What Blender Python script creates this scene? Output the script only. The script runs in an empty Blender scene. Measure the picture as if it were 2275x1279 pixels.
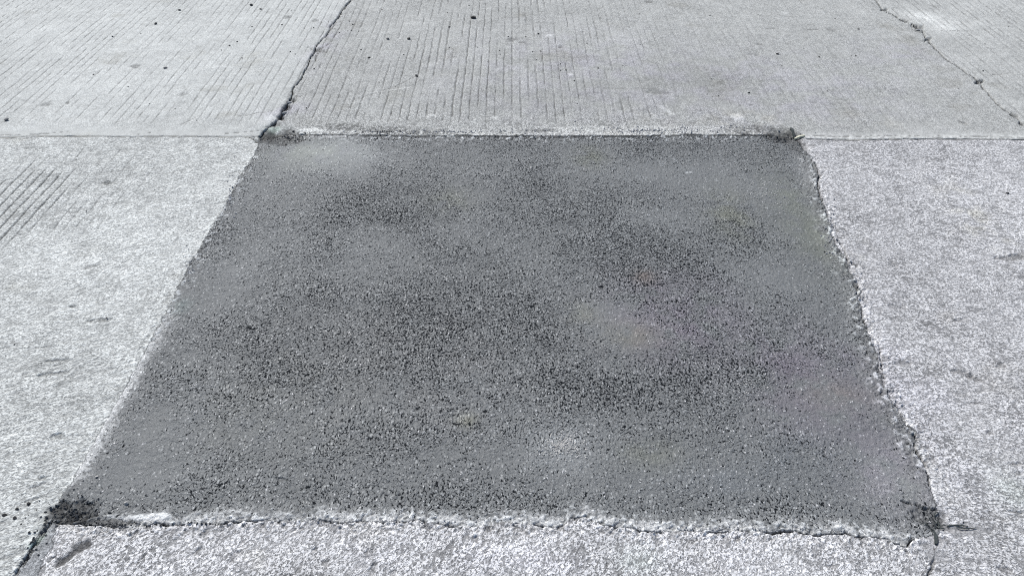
import bpy, bmesh, math, random
import numpy as np
from mathutils import Vector

# ------------------------------------------------------------------ camera, sky, sun, exposure
scene = bpy.context.scene
CAM_H, PITCH, FPX = 1.5, math.radians(39.5), 1643.0       # eye height, downward tilt, focal length in photo pixels
cam_data = bpy.data.cameras.new('camera')
cam_data.sensor_width = 36.0
cam_data.lens = 36.0 * FPX / 2275.0
cam_data.clip_start, cam_data.clip_end = 0.05, 600.0
cam = bpy.data.objects.new('camera', cam_data)
cam.location = (0, 0, CAM_H)
cam.rotation_euler = (math.pi / 2 - PITCH, 0, 0)
scene.collection.objects.link(cam)
scene.camera = cam

SUN_EL, SUN_AZ = math.radians(50), math.radians(-32)      # azimuth from straight ahead, negative to the left
world = bpy.data.worlds.new('World')
scene.world = world
world.use_nodes = True
wn = world.node_tree
wn.nodes.clear()
sky = wn.nodes.new('ShaderNodeTexSky')
sky.sky_type = 'NISHITA'
sky.sun_disc = False
sky.sun_elevation = SUN_EL
sky.sun_rotation = SUN_AZ
bg = wn.nodes.new('ShaderNodeBackground')
bg.inputs['Strength'].default_value = 0.09
wout = wn.nodes.new('ShaderNodeOutputWorld')
wn.links.new(sky.outputs[0], bg.inputs['Color'])
wn.links.new(bg.outputs[0], wout.inputs['Surface'])

sun_data = bpy.data.lights.new('sun', 'SUN')
sun_data.energy = 4.2
sun_data.angle = math.radians(0.6)
sun_data.color = (1.0, 0.965, 0.91)
sun = bpy.data.objects.new('sun', sun_data)
sd = Vector((math.sin(SUN_AZ) * math.cos(SUN_EL), math.cos(SUN_AZ) * math.cos(SUN_EL), math.sin(SUN_EL)))
sun.rotation_euler = (-sd).to_track_quat('-Z', 'Y').to_euler()
sun.location = sd * 20
scene.collection.objects.link(sun)

scene.view_settings.view_transform = 'Standard'
scene.view_settings.look = 'None'
scene.view_settings.gamma = 1.0
scene.view_settings.exposure = 0.22
scene.view_settings.use_curve_mapping = False
scene.cycles.use_denoising = False
scene.cycles.filter_width = 1.1

# ------------------------------------------------------------------ helpers
F32 = np.float32
SP, CP = math.sin(PITCH), math.cos(PITCH)


def at(px, py):
    """ground point seen at a photo pixel"""
    u = (np.asarray(px, float) - 1137.5) / FPX
    v = -(np.asarray(py, float) - 639.5) / FPX
    t = CAM_H / (SP - v * CP)
    return t * u, t * (CP + v * SP)


def px_m(px, py):
    """metres per photo pixel, across, at a ground point"""
    v = -(py - 639.5) / FPX
    return CAM_H / (SP - v * CP) / FPX


def line(pts):
    a = np.array(pts, float)
    x, y = at(a[:, 0], a[:, 1])
    return np.stack([x, y], 1)


rng = np.random.default_rng(11)
_A = rng.random((512, 512)) * 2 * np.pi
GX, GY = np.cos(_A).astype(F32), np.sin(_A).astype(F32)
RV = rng.random((512, 512, 3)).astype(F32)


def perlin(x, y, seed=0):
    xi, yi = np.floor(x), np.floor(y)
    fx, fy = (x - xi).astype(F32), (y - yi).astype(F32)
    xi = xi.astype(np.int32) + seed * 57
    yi = yi.astype(np.int32) + seed * 131
    ux, uy = fx * fx * fx * (fx * (fx * 6 - 15) + 10), fy * fy * fy * (fy * (fy * 6 - 15) + 10)
    x0, x1, y0, y1 = xi & 511, (xi + 1) & 511, yi & 511, (yi + 1) & 511
    a = GX[x0, y0] * fx + GY[x0, y0] * fy
    b = GX[x1, y0] * (fx - 1) + GY[x1, y0] * fy
    c = GX[x0, y1] * fx + GY[x0, y1] * (fy - 1)
    d = GX[x1, y1] * (fx - 1) + GY[x1, y1] * (fy - 1)
    top = a + ux * (b - a)
    return (top + uy * (c + ux * (d - c) - top)) * F32(1.45)


def fbm(x, y, octaves=3, seed=0, gain=0.5):
    out, amp, tot, f = 0, 1.0, 0.0, 1.0
    for k in range(octaves):
        out = out + amp * perlin(x * f, y * f, seed + k * 7)
        tot += amp
        amp *= gain
        f *= 2.03
    return out / F32(tot ** 0.8)


def sstep(a, b, x):
    t = np.clip((x - a) / (b - a), 0, 1)
    return t * t * (3 - 2 * t)


def lerp(a, b, t):
    return a + (b - a) * t


# ------------------------------------------------------------------ outlines read off the photograph
CRACK_LEFT = [(981, -400), (780, 0), (768, 12), (752, 38), (742, 50), (733, 58), (734, 66), (722, 82), (713, 90), (702, 102),
              (698, 116), (690, 128), (683, 146), (675, 160), (666, 178), (658, 188), (651, 196), (648, 208), (643, 222), (636, 232),
              (629, 242), (624, 255), (618, 266), (608, 275), (596, 284), (588, 290), (575, 305)]
CRACK_RIGHT = [(1495, -400), (1945, 0), (1956, 15), (1965, 25), (1980, 31), (1992, 38), (2003, 45), (2018, 51), (2032, 56), (2050, 68),
               (2056, 82), (2064, 94), (2084, 114), (2096, 126), (2113, 140), (2128, 147), (2140, 156), (2148, 164), (2163, 171), (2174, 180),
               (2183, 194), (2200, 213), (2215, 230), (2230, 243), (2248, 255), (2262, 265), (2276, 279), (2310, 310)]
EDGE_LEFT = [(575, 308), (572, 330), (560, 355), (545, 375), (530, 395), (520, 420), (507, 445), (493, 470), (480, 492), (466, 515),
             (456, 532), (440, 560), (424, 585), (410, 612), (394, 642), (380, 675), (364, 705), (346, 737), (329, 770), (310, 805),
             (291, 838), (273, 870), (254, 902), (236, 934), (217, 966), (199, 1000), (183, 1030), (164, 1062), (148, 1088), (128, 1120),
             (104, 1150), (62, 1230), (36, 1277), (-300, 1840)]
EDGE_RIGHT = [(1772, 308), (1788, 335), (1800, 347), (1816, 375), (1822, 395), (1816, 405), (1822, 430), (1832, 460), (1842, 495),
              (1848, 520), (1856, 545), (1872, 562), (1884, 590), (1888, 606), (1906, 630), (1911, 652), (1905, 664), (1916, 690),
              (1920, 720), (1936, 760), (1950, 790), (1955, 830), (1966, 860), (1980, 890), (1990, 902), (2010, 940), (2030, 958),
              (2036, 975), (2030, 990), (2042, 1012), (2056, 1035), (2062, 1060), (2072, 1100), (2084, 1140), (2086, 1180), (2078, 1225),
              (2050, 1279), (1960, 1500), (1900, 1840)]
EDGE_BOTTOM = [(60, 1160), (130, 1160), (200, 1164), (240, 1170), (300, 1171), (332, 1164), (345, 1159), (380, 1165), (430, 1160),
               (480, 1162), (540, 1157), (600, 1155), (660, 1157), (700, 1152), (770, 1163), (800, 1155), (850, 1159), (930, 1152),
               (960, 1160), (1030, 1170), (1090, 1165), (1112, 1158), (1180, 1162), (1235, 1168), (1272, 1150), (1302, 1145),
               (1322, 1160), (1370, 1170), (1400, 1172), (1422, 1180), (1470, 1180), (1500, 1178), (1530, 1178), (1590, 1182),
               (1640, 1178), (1700, 1182), (1732, 1180), (1770, 1178), (1790, 1186), (1830, 1189), (1870, 1183), (1882, 1180),
               (1902, 1189), (1940, 1193), (1975, 1195), (1986, 1206), (2016, 1211), (2030, 1196), (2082, 1190), (2200, 1190)]
EDGE_TOP = [(500, 306), (590, 302), (640, 297), (700, 299), (830, 301), (900, 301), (1000, 301), (1200, 303), (1400, 302), (1550, 300),
            (1700, 300), (1760, 305), (1850, 308)]
JOINT = [(-2500, 306), (0, 306), (60, 303), (150, 302), (240, 303), (300, 305), (330, 302), (420, 303), (560, 304), (600, 303),
         (1000, 302), (1400, 302), (1785, 308), (1900, 311), (2050, 308), (2275, 310), (4800, 312)]


def as_fn(pts, along):
    w = line(pts)
    w = w[np.argsort(w[:, along])]
    return w[:, along], w[:, 1 - along]


YL, XL = as_fn(EDGE_LEFT, 1)
YR, XR = as_fn(EDGE_RIGHT, 1)
XB, YB = as_fn(EDGE_BOTTOM, 0)
XT, YT = as_fn(EDGE_TOP, 0)
XJ, YJ = as_fn(JOINT, 0)
YC1, XC1 = as_fn(CRACK_LEFT, 1)
YC2, XC2 = as_fn(CRACK_RIGHT, 1)

# ------------------------------------------------------------------ one survey grid over the whole pavement, fine where the photo looks
ys, y = [], 0.74
while y < 5.6:
    ys.append(y)
    y += 0.70 * (y * y + CAM_H * CAM_H) / (FPX * 1024 / 2275 * CAM_H)
near, step, y = [], 0.02, 0.74
while y > -5:
    y -= step
    step *= 1.25
    near.append(y)
far, step, y = [], 0.03, ys[-1]
while y < 34:
    y += step
    step *= 1.18
    far.append(y)
ROWS = np.array(near[::-1] + ys + far)
us = list(np.arange(-1240, 1240.1, 2.25))
out, step, u = [], 6.0, 1240.0
while u < 6500:
    u += step
    step *= 1.16
    out.append(u)
COLS = np.array([-v for v in out[::-1]] + us + out)
depth = np.maximum(ROWS * CP + CAM_H * SP, 0.74 * CP + CAM_H * SP)
X = (COLS[None, :] * depth[:, None] / FPX)
Y = np.repeat(ROWS[:, None], len(COLS), 1)
NR, NC = X.shape
x, y = X.ravel(), Y.ravel()
fine = ((y > 0.70) & (y < 5.8) & (np.abs(np.tile(COLS, NR)) < 1300)).astype(F32)

# wobble: what the outlines do between the points read off the photo
wob = (0.007 * fbm(x * 38, y * 38, 3, 3) + 0.003 * perlin(x * 150, y * 150, 9)).astype(F32)
dL = x - np.interp(y, YL, XL) + wob * 0.9
dR = np.interp(y, YR, XR) - x + wob * 1.2
dB = y - np.interp(x, XB, YB) + wob * 0.7
dT = np.interp(x, XT, YT) - y + 0.010 * fbm(x * 14, y * 14, 2, 14)
dP = np.minimum(np.minimum(dL, dR), np.minimum(dB, dT))          # positive inside the patch
dJ = y - np.interp(x, XJ, YJ) + wob * 0.3                         # positive beyond the transverse joint
jag = (0.006 * fbm(x * 22, y * 22, 3, 13, 0.65)).astype(F32)
d1 = x - np.interp(y, YC1, XC1) + jag
d2 = x - np.interp(y, YC2, XC2) + jag
beyond = dJ > 0

# region codes
TL, TM, TR, LE, RI, BO, PA, FI = range(8)
reg = np.where(beyond, np.where(d1 < 0, TL, np.where(d2 < 0, TM, TR)), np.where(dL < 0, LE, np.where(dR < 0, RI, np.where(dP > 0, PA, BO))))
reg = np.where((dP > 0), PA, reg)


def seg_dist(poly, pad):
    """distance to a polyline in ground metres, only near it (elsewhere a large number)"""
    d = np.full(x.shape, 9.0, F32)
    m = (x > poly[:, 0].min() - pad) & (x < poly[:, 0].max() + pad) & (y > poly[:, 1].min() - pad) & (y < poly[:, 1].max() + pad)
    idx = np.nonzero(m)[0]
    if len(idx) == 0:
        return d, idx
    px, py = x[idx], y[idx]
    best = np.full(px.shape, 9.0)
    for a, b in zip(poly[:-1], poly[1:]):
        ab = b - a
        L2 = max(ab @ ab, 1e-12)
        t = np.clip(((px - a[0]) * ab[0] + (py - a[1]) * ab[1]) / L2, 0, 1)
        best = np.minimum(best, np.hypot(px - a[0] - t * ab[0], py - a[1] - t * ab[1]))
    d[idx] = best
    return d, idx


def blob(px, py, rx, ry, turn=0.0):
    """soft ellipse: 1 in the middle, 0 at its rim, ragged"""
    cx, cy = at(px, py)
    ex = px_m(px, py) * rx
    y0, y1 = at(px, py - ry)[1], at(px, py + ry)[1]
    ey = abs(y0 - y1) / 2
    a = math.radians(turn)
    u = ((x - cx) * math.cos(a) + (y - cy) * math.sin(a)) / ex
    v = (-(x - cx) * math.sin(a) + (y - cy) * math.cos(a)) / ey
    return u * u + v * v


RAG = (0.55 * fbm(x * 6, y * 6, 4, 15, 0.65) + 0.12).astype(F32)


def soft(*a):
    q = blob(*a)
    i = q < 5
    out = np.zeros(len(x), F32)
    out[i] = np.exp(-1.4 * np.clip(q[i] + RAG[i], 0, None))
    return out


# strip of mortar in the joint below the patch's near left corner
strip_w = line([(100, 1156), (129, 1150), (124, 1172), (116, 1211), (90, 1256), (78, 1290), (-120, 1640), (-180, 1640), (30, 1290)])
xs_right = as_fn([(129, 1150), (124, 1172), (116, 1211), (90, 1256), (78, 1290), (-200, 1700)], 1)
dF = np.interp(y, xs_right[0], xs_right[1]) - x + wob * 1.6       # positive left of the strip's right side
reg = np.where((reg == BO) & (dF > 0) & (y < at(100, 1152)[1]), FI, reg)

# ------------------------------------------------------------------ shared noises
n_low = fbm(x * 1.3, y * 1.3, 3, 21)
n_mid = fbm(x * 7, y * 7, 3, 22)
n_mid2 = fbm(x * 11, y * 11, 3, 23)
n_cm = fbm(x * 32, y * 32, 3, 24)
n_sm = perlin(x * 88, y * 88, 25) * fine
n_xs = perlin(x * 170, y * 170, 26) * fine
n_cm2 = fbm(x * 45, y * 45, 2, 27)

h = np.zeros_like(x)
alb = np.zeros((len(x), 3), F32)
coarse = np.zeros(len(x), F32)      # how rough the mortar is
fleck = np.zeros(len(x), F32)       # dark flecks / pits
speck = np.zeros(len(x), F32)       # pale specks
is_ = {k: (reg == k) for k in range(8)}

# ------------------------------------------------------------------ concrete
base = np.zeros(len(x), F32)
tint = np.ones((len(x), 3), F32)
COOL, LAV, NEU = np.array((0.965, 1.0, 0.985)), np.array((0.975, 0.983, 1.005)), np.array((0.975, 1.0, 0.98))
for k, b, t, co, fl in ((TL, 0.43, COOL, 0.50, 0.26), (TM, 0.365, NEU, 0.62, 0.44), (TR, 0.385, NEU, 0.58, 0.36),
                        (LE, 0.42, COOL, 0.85, 0.40), (RI, 0.41, LAV, 0.95, 0.66), (BO, 0.45, LAV, 1.0, 0.72), (FI, 0.27, np.array((0.95, 0.99, 1.03)), 0.55, 0.45)):
    base[is_[k]] = b
    tint[is_[k]] = t
    coarse[is_[k]] = co
    fleck[is_[k]] = fl
con = ~is_[PA]
# paler and greyer fields, partly sunlit brightness and vignette put into the albedo, lavender and yellowish stains
pale = soft(330, 130, 300, 110) * 0.05 + soft(60, 60, 250, 120) * 0.03 + soft(200, 560, 260, 180) * 0.04 + soft(2065, 40, 60, 14, -35) * 0.22 + soft(2100, 62, 50, 12, -30) * 0.12 \
    + soft(2200, 40, 160, 60) * 0.03 + soft(2190, 470, 120, 120) * 0.06 + soft(1000, 1230, 300, 60) * 0.04 + soft(450, 1240, 200, 50) * 0.03
grey = soft(1560, 190, 420, 90) * 0.06 + soft(1100, 230, 300, 50) * 0.04 + soft(1000, 130, 300, 60) * 0.02 + soft(1950, 600, 60, 200) * 0.03 \
    + soft(40, 1180, 120, 110) * 0.05 + soft(2050, 1240, 120, 50) * 0.06 + soft(640, 240, 110, 60) * 0.02
base += (pale - grey) * con
base *= 1 + 0.10 * n_low * con + 0.06 * n_mid * con
lav = np.clip(soft(725, 90, 40, 60, 0) + soft(640, 245, 60, 30) + 0.9 * soft(1300, 160, 330, 110) + 0.9 * soft(1750, 200, 300, 90) + 0.8 * soft(2000, 120, 100, 40)
              + 0.9 * soft(2000, 900, 200, 260) + 0.7 * soft(1250, 1240, 500, 50), 0, 1)[:, None] * sstep(-0.3, 0.35, n_mid)[:, None]
tint = lerp(tint, np.array((0.975, 0.975, 1.035), F32)[None], lav * con[:, None])
yel = np.clip(soft(2180, 480, 70, 100) + soft(1880, 545, 50, 40) + soft(1650, 265, 120, 22) + 0.6 * soft(1440, 265, 60, 22) + soft(1930, 270, 100, 30) * 0.7
              + 0.5 * soft(560, 1250, 120, 40), 0, 1)[:, None] * sstep(-0.1, 0.4, n_mid2)[:, None]
tint = lerp(tint, np.array((1.01, 1.0, 0.93), F32)[None], yel)
teal = np.clip(soft(80, 1190, 30, 40) + soft(1420, 1240, 60, 40) + soft(1990, 960, 40, 60) + soft(2250, 1090, 60, 60) + soft(610, 285, 40, 14), 0, 1)[:, None]
tint = lerp(tint, np.array((0.95, 1.01, 0.995), F32)[None], teal * 0.8)

h += con * (0.0022 * n_mid + 0.0006 * n_cm)
rough_n = np.where(is_[LE] | is_[RI] | is_[BO], 1.0, 0.28).astype(F32)
# stretched relief: drags of the float, one direction per slab
for k, ang, stretch in ((LE, 24, 2.2), (RI, -6, 2.0), (BO, 55, 1.8)):
    a = math.radians(ang)
    i = np.nonzero(is_[k])[0]
    u_, v_ = (x[i] * math.cos(a) + y[i] * math.sin(a)), (-x[i] * math.sin(a) + y[i] * math.cos(a))
    g = fbm(u_ * 46 / stretch, v_ * 62, 3, 31, 0.6) * fine[i]
    h[i] += (0.0016 if k == LE else 0.0009 if k == RI else 0.0004) * g
    base[i] *= 1 + 0.10 * np.clip(g, -1, 1)
    # long thin gouges
    s = perlin(u_ * 9, v_ * 60, 35)
    m = sstep(0.50, 0.72, s) * sstep(0.0, 0.4, fbm(u_ * 3, v_ * 4, 2, 36))
    h[i] -= 0.0022 * m
    base[i] *= 1 - 0.35 * m
h += con * rough_n * (0.0010 * n_sm + 0.0006 * n_xs)

blot = sstep(0.25, 0.6, fbm(x * 2.6 + 40, y * 3.4, 4, 81, 0.6)) * con
base *= 1 - 0.13 * blot
tint = np.where(con[:, None], lerp(tint, tint * np.array((1.01, 1.0, 0.975), F32), blot[:, None]), tint)
run = sstep(0.3, 0.7, fbm(x * 22, y * 1.4, 3, 83, 0.6)) * sstep(0.0, 0.5, fbm(x * 2, y * 2, 2, 84) + 0.2) * (is_[TL] | is_[TM] | is_[TR])
base *= 1 - 0.10 * run
# worn stones and pock marks showing in the mortar
worn2 = fbm(x * 4.3, y * 4.3, 4, 43, 0.6)
fleck = np.where(con, fleck * (0.95 + 0.55 * worn2), fleck)
coarse = np.where(con, coarse * (1 + 0.35 * n_mid), coarse)
base *= 1 + con * ((0.13 + 0.16 * (is_[LE] | is_[RI] | is_[BO])) * fbm(x * 16, y * 16, 4, 44, 0.7) - 0.05 * worn2)
pock = sstep(0.36, 0.56, fbm(x * 26, y * 36, 3, 41, 0.6)) * sstep(0.0, 0.5, perlin(x * 5, y * 5, 42) + 0.3)
pock *= (is_[BO] * 0.9 + is_[RI] * 0.55 + is_[LE] * 0.3 + is_[TM] * 0.3 + is_[TR] * 0.28 + is_[TL] * 0.12).astype(F32)
base *= 1 - 0.42 * pock
h -= 0.0014 * pock

# tining: rake lines across the far slabs, worn away in places
gx = x + 0.0050 * perlin(x * 2.9, y * 1.6, 51) + 0.0026 * perlin(x * 12, y * 13, 52)
PER = 0.0385
ph = gx / PER
row_id = np.round(ph)
dg = np.abs(ph - row_id) * PER
gw = np.where(is_[TL], 0.0037, 0.0040)
alive = perlin(row_id * 7.13 + 0.5, y * 2.2 + row_id * 3.7, 53)
alive2 = perlin(row_id * 3.71 + 0.5, y * 9 + row_id * 5.1, 54)
worn = fbm(x * 1.1 + 9, y * 1.1, 2, 55)
strength = np.where(is_[TL], 0.78 + 0.5 * worn + 0.3 * soft(120, 160, 180, 110) - 0.45 * soft(330, 110, 130, 60),
                    np.where(is_[TM], (0.80 + 0.4 * worn + 0.5 * soft(1000, 150, 140, 120)) * (0.40 + 0.60 * sstep(0.95, 0.15, x)), np.where(is_[TR], 0.68 + 0.5 * worn, 0.0)))
strength = strength * sstep(0.06, 0.22, dJ) * sstep(-0.60, 0.25, alive + 0.6 * alive2) * (0.7 + 0.6 * sstep(-.3, .5, perlin(x * 25, y * 20, 56)))
deep = sstep(1.0, 0.15, blob(0, 455, 140, 110)) * 2.6 + sstep(1.0, 0.2, blob(120, 420, 260, 130)) * 0.6
strength = np.where(is_[LE], np.clip(deep * (0.7 + alive2), 0, 1.8), strength) * fine
groove = (1 - sstep(0.25, 1.0, dg / gw)) * np.clip(strength, 0, 1.8)
h -= 0.0030 * groove
base *= 1 - 0.66 * np.clip(groove, 0, 1)
coarse = coarse * (1 - 0.5 * np.clip(groove, 0, 1))
rim = np.exp(-((dg - 0.008) / 0.004) ** 2) * np.clip(strength, 0, 1)
base *= 1 + 0.06 * rim

# broken, re-cemented band along the far edge of the patch
tb = np.clip(1 - dJ / (0.30 + 0.12 * n_mid), 0, 1) * (is_[TM]) * sstep(at(600, 300)[0], at(660, 300)[0], x) * sstep(at(1790, 300)[0], at(1700, 300)[0], x)
coarse = lerp(coarse, 1.0, tb)
fleck = lerp(fleck, 0.75, tb)
speck = np.maximum(speck, tb * 0.7)
h += tb * (0.0016 * n_cm2 + 0.0016 * n_sm)
white_edge = np.clip(1 - dJ / (0.075 + 0.03 * n_mid), 0, 1) * is_[TM] * sstep(-0.45, 0.2, n_mid2 + 0.2)
white_edge = np.maximum(white_edge, sstep(1.2, 0.2, blob(700, 292, 75, 9)) * is_[TM])
white_edge = np.maximum(white_edge, 0.65 * sstep(1.2, 0.2, blob(1420, 292, 330, 14)) * is_[TM])
base = lerp(base, 0.60, white_edge * sstep(-0.35, 0.3, n_cm2 + 0.5 * n_sm))
tar = np.zeros(len(x), F32)
for b_ in ((855, 290, 75, 12), (940, 294, 60, 8), (1200, 290, 50, 6), (1690, 292, 90, 15), (1745, 297, 40, 16), (760, 282, 60, 10)):
    tar = np.maximum(tar, sstep(1.25, 0.1, blob(*b_) + 0.5 * n_cm))
tar *= ~beyond | is_[TM]
base = np.where(con, lerp(base, 0.075, 0.75 * tar * sstep(-0.5, 0.3, n_cm2)), base)

# white frayed margin along the right and left of the patch
mr = np.exp(-np.clip(-dR, 0, 9) / 0.045) * is_[RI] * sstep(-0.35, 0.35, n_mid2 + 0.1)
ml = np.exp(-np.clip(-dL, 0, 9) / 0.035) * is_[LE] * sstep(-0.5, 0.2, n_mid2)
mb = np.exp(-np.clip(-dB, 0, 9) / 0.030) * is_[BO] * sstep(-0.2, 0.4, n_mid)
chipn = sstep(-0.25, 0.25, n_cm2 + 0.4 * n_sm)
base = lerp(base, 0.64, chipn * (0.75 * mr + 0.6 * ml + 0.6 * mb))
fleck = fleck * (1 - 0.5 * chipn * np.clip(mr + ml + mb, 0, 1))
h += 0.002 * chipn * (mr + ml + mb)
h += 0.0015 * np.exp(-np.clip(-dL, 0, 9) / 0.03) * is_[LE] * n_cm + 0.0015 * mr

# smooth trowelled lips beside the transverse joint
lip = np.clip(1 - np.abs(dJ - 0.035) / 0.05, 0, 1) * (is_[TL] | is_[TR] | ((is_[TM]) & (x > at(1790, 305)[0])))
coarse *= 1 - 0.8 * lip
fleck *= 1 - 0.8 * lip
base = lerp(base, 0.44, 0.5 * lip * (x < 0))
h *= 1 - 0.6 * lip

# ------------------------------------------------------------------ asphalt patch
pa = is_[PA]
film = 0.148 + 0.012 * n_low + 0.010 * n_mid
pits = 0.48 + 0.12 * n_cm + 0.12 * n_cm2 + 0.06 * n_sm + 0.13 * n_mid + 0.08 * n_low + 0.15 * fbm(x * 2.6, y * 2.6, 2, 61)
ptint = np.ones((len(x), 3), F32) * np.array((0.945, 0.998, 1.025), F32)
for (bx, by, rx, ry, dp, df) in ((740, 340, 140, 48, -0.5, 0.115), (560, 420, 60, 70, -0.15, 0.02), (900, 470, 140, 60, 0.35, -0.012),
                                 (1250, 420, 250, 70, 0.22, -0.01), (1480, 385, 200, 40, -0.28, 0.0), (1640, 340, 130, 25, 0.0, -0.02), (1690, 430, 110, 60, -0.25, -0.004),
                                 (1150, 315, 500, 18, -0.1, -0.03), (1470, 480, 90, 30, -0.35, 0.01), (1790, 560, 70, 190, -0.38, -0.022),
                                 (1430, 610, 170, 90, 0.25, -0.012), (1700, 610, 90, 50, -0.3, 0.0), (800, 560, 110, 70, -0.1, 0.015), (1000, 720, 330, 110, 0.30, -0.015),
                                 (1420, 740, 110, 50, -0.42, 0.006), (590, 720, 130, 70, 0.12, -0.01), (450, 640, 90, 70, -0.25, -0.004), (520, 610, 60, 60, -0.15, 0.01),
                                 (1330, 690, 85, 38, -0.3, 0.025), (1560, 820, 260, 70, 0.28, -0.012), (1380, 870, 190, 60, 0.32, -0.016), (640, 830, 140, 60, 0.20, -0.008),
                                 (330, 960, 130, 100, -0.30, 0.008), (300, 1060, 180, 60, -0.42, 0.012), (800, 860, 110, 110, -0.05, 0.006), (560, 1020, 120, 60, 0.1, 0.0),
                                 (1100, 1010, 200, 60, -0.20, -0.006), (1420, 1040, 260, 60, -0.26, -0.01), (1700, 1060, 200, 60, -0.20, -0.014),
                                 (1880, 880, 120, 110, -0.28, -0.002), (1250, 985, 80, 55, 0.1, 0.10), (950, 1105, 60, 40, 0.25, -0.02), (700, 1090, 120, 40, 0.16, -0.01),
                                 (2000, 1060, 110, 90, -0.2, 0.06), (1870, 1130, 130, 60, -0.1, 0.02), (620, 540, 100, 60, -0.1, 0.01), (1050, 560, 200, 50, 0.15, -0.006)):
    g = soft(bx, by, rx, ry)
    pits += (0.62 if dp > 0 else 0.65) * dp * g
    film += (0.9 if df > 0.05 else 0.55) * df * g
# bald puddles of fines
bald = sstep(0.42, 0.62, fbm(x * 21, y * 21, 3, 63, 0.6)) * sstep(0.1, 0.5, soft(1400, 430, 270, 100))
pits -= 0.4 * bald
film += 0.004 * bald
# dust worked in along the rims
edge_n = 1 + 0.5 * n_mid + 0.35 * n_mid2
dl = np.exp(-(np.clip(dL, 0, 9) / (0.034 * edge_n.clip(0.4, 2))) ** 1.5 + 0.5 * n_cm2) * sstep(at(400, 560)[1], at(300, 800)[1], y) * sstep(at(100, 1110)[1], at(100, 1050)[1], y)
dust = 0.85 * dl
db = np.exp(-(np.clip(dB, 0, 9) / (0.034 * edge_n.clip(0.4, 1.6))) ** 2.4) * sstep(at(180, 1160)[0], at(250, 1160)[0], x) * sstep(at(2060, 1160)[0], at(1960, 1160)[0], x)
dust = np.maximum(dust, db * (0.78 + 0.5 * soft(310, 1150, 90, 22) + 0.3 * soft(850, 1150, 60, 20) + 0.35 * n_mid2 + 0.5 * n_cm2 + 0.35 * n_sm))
dust = np.maximum(dust, 0.55 * np.exp(-np.clip(dR, 0, 9) / (0.020 * edge_n.clip(0.3, 2))) * sstep(-0.3, 0.3, n_mid))
dust = np.maximum(dust, 0.8 * sstep(1.2, 0.1, blob(720, 296, 110, 9)))
dust = np.maximum(dust, 0.55 * soft(1795, 385, 30, 45))
dust = np.maximum(dust, 0.45 * soft(1990, 1080, 90, 90) * (0.8 + 0.6 * n_mid2 + 0.7 * n_cm2))
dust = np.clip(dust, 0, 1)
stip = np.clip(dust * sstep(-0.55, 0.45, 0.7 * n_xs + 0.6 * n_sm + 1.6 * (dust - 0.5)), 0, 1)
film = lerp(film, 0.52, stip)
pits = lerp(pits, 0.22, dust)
speck_p = 0.36 + 0.25 * n_mid + 1.0 * soft(1250, 985, 75, 50) + 0.35 * soft(1600, 850, 330, 130) + 0.3 * soft(1700, 1050, 350, 120) + 0.3 * soft(1690, 400, 200, 90) \
    + 0.25 * soft(560, 860, 200, 110) + 0.3 * soft(1000, 1120, 500, 40) - 0.15 * soft(780, 600, 200, 90)  # density of pale chips and painted glints
# stains
for (bx, by, rx, ry, c, a) in ((1500, 700, 170, 110, (1.04, 0.965, 1.04), 1.0), (1820, 850, 160, 130, (1.04, 0.96, 1.04), 1.0), (1990, 1060, 100, 90, (1.03, 0.97, 1.03), 0.9), (900, 800, 420, 200, (1.015, 0.995, 0.99), 0.6),
                               (620, 900, 260, 160, (1.0, 1.0, 0.97), 0.6), (1630, 470, 60, 60, (1.0, 1.0, 0.88), 0.8), (1850, 870, 80, 40, (1.0, 1.01, 0.88), 0.7),
                               (1400, 740, 90, 35, (1.0, 1.0, 0.89), 0.8), (1310, 345, 40, 25, (1.0, 1.0, 0.86), 0.8), (1000, 440, 60, 30, (1.0, 1.0, 0.9), 0.7),
                               (1430, 610, 30, 20, (1.08, 0.98, 0.9), 0.8), (1040, 930, 30, 20, (1.02, 1.0, 0.85), 0.8), (1800, 1000, 120, 60, (0.98, 1.0, 1.01), 0.8),
                               (1650, 1060, 200, 50, (0.985, 1.0, 1.02), 0.8), (1450, 1000, 80, 40, (1.0, 1.0, 0.9), 0.7), (680, 340, 120, 40, (1.0, 1.01, 0.95), 0.7),
                               (1780, 480, 60, 120, (0.99, 1.01, 0.9), 0.8), (400, 680, 25, 20, (0.9, 1.04, 1.0), 0.7), (1300, 690, 50, 30, (1.0, 1.01, 0.9), 0.6)):
    g = (soft(bx, by, rx, ry) * a)[:, None]
    ptint = lerp(ptint, ptint * np.array(c, F32) ** 1.8, g * sstep(-0.6, 0.2, n_mid2)[:, None])
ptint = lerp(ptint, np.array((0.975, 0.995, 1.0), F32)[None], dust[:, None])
g_a = fbm(x * 50, y * 50, 2, 66) * fine
drop = -0.006 - 0.0035 * sstep(0.0, 0.06, dL) * 0 + 0.0030 * n_low + 0.0016 * n_mid
drop = lerp(0.0015, drop, sstep(0.0, 0.07, dR))
drop = lerp(0.0015, drop, sstep(0.0, 0.13, dL))
drop = lerp(drop, -0.0035, np.exp(-np.clip(dT, 0, 9) / 0.04))
drop += 0.004 * np.exp(-((dB - 0.02) / 0.022) ** 2)                # swollen near lip
h = np.where(pa, drop + 0.0007 * g_a + 0.0006 * n_sm + 0.0012 * dust * n_cm2, h)
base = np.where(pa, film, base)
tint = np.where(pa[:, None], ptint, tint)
fleck = np.where(pa, np.clip(np.where(pits > 0.62, 0.62 + 0.5 * (pits - 0.62), pits), 0.06, 0.9), fleck)
speck = np.where(pa, np.clip(speck_p, 0, 1), speck)
coarse = np.where(pa, 0.6 + 1.3 * dust, coarse)


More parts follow.
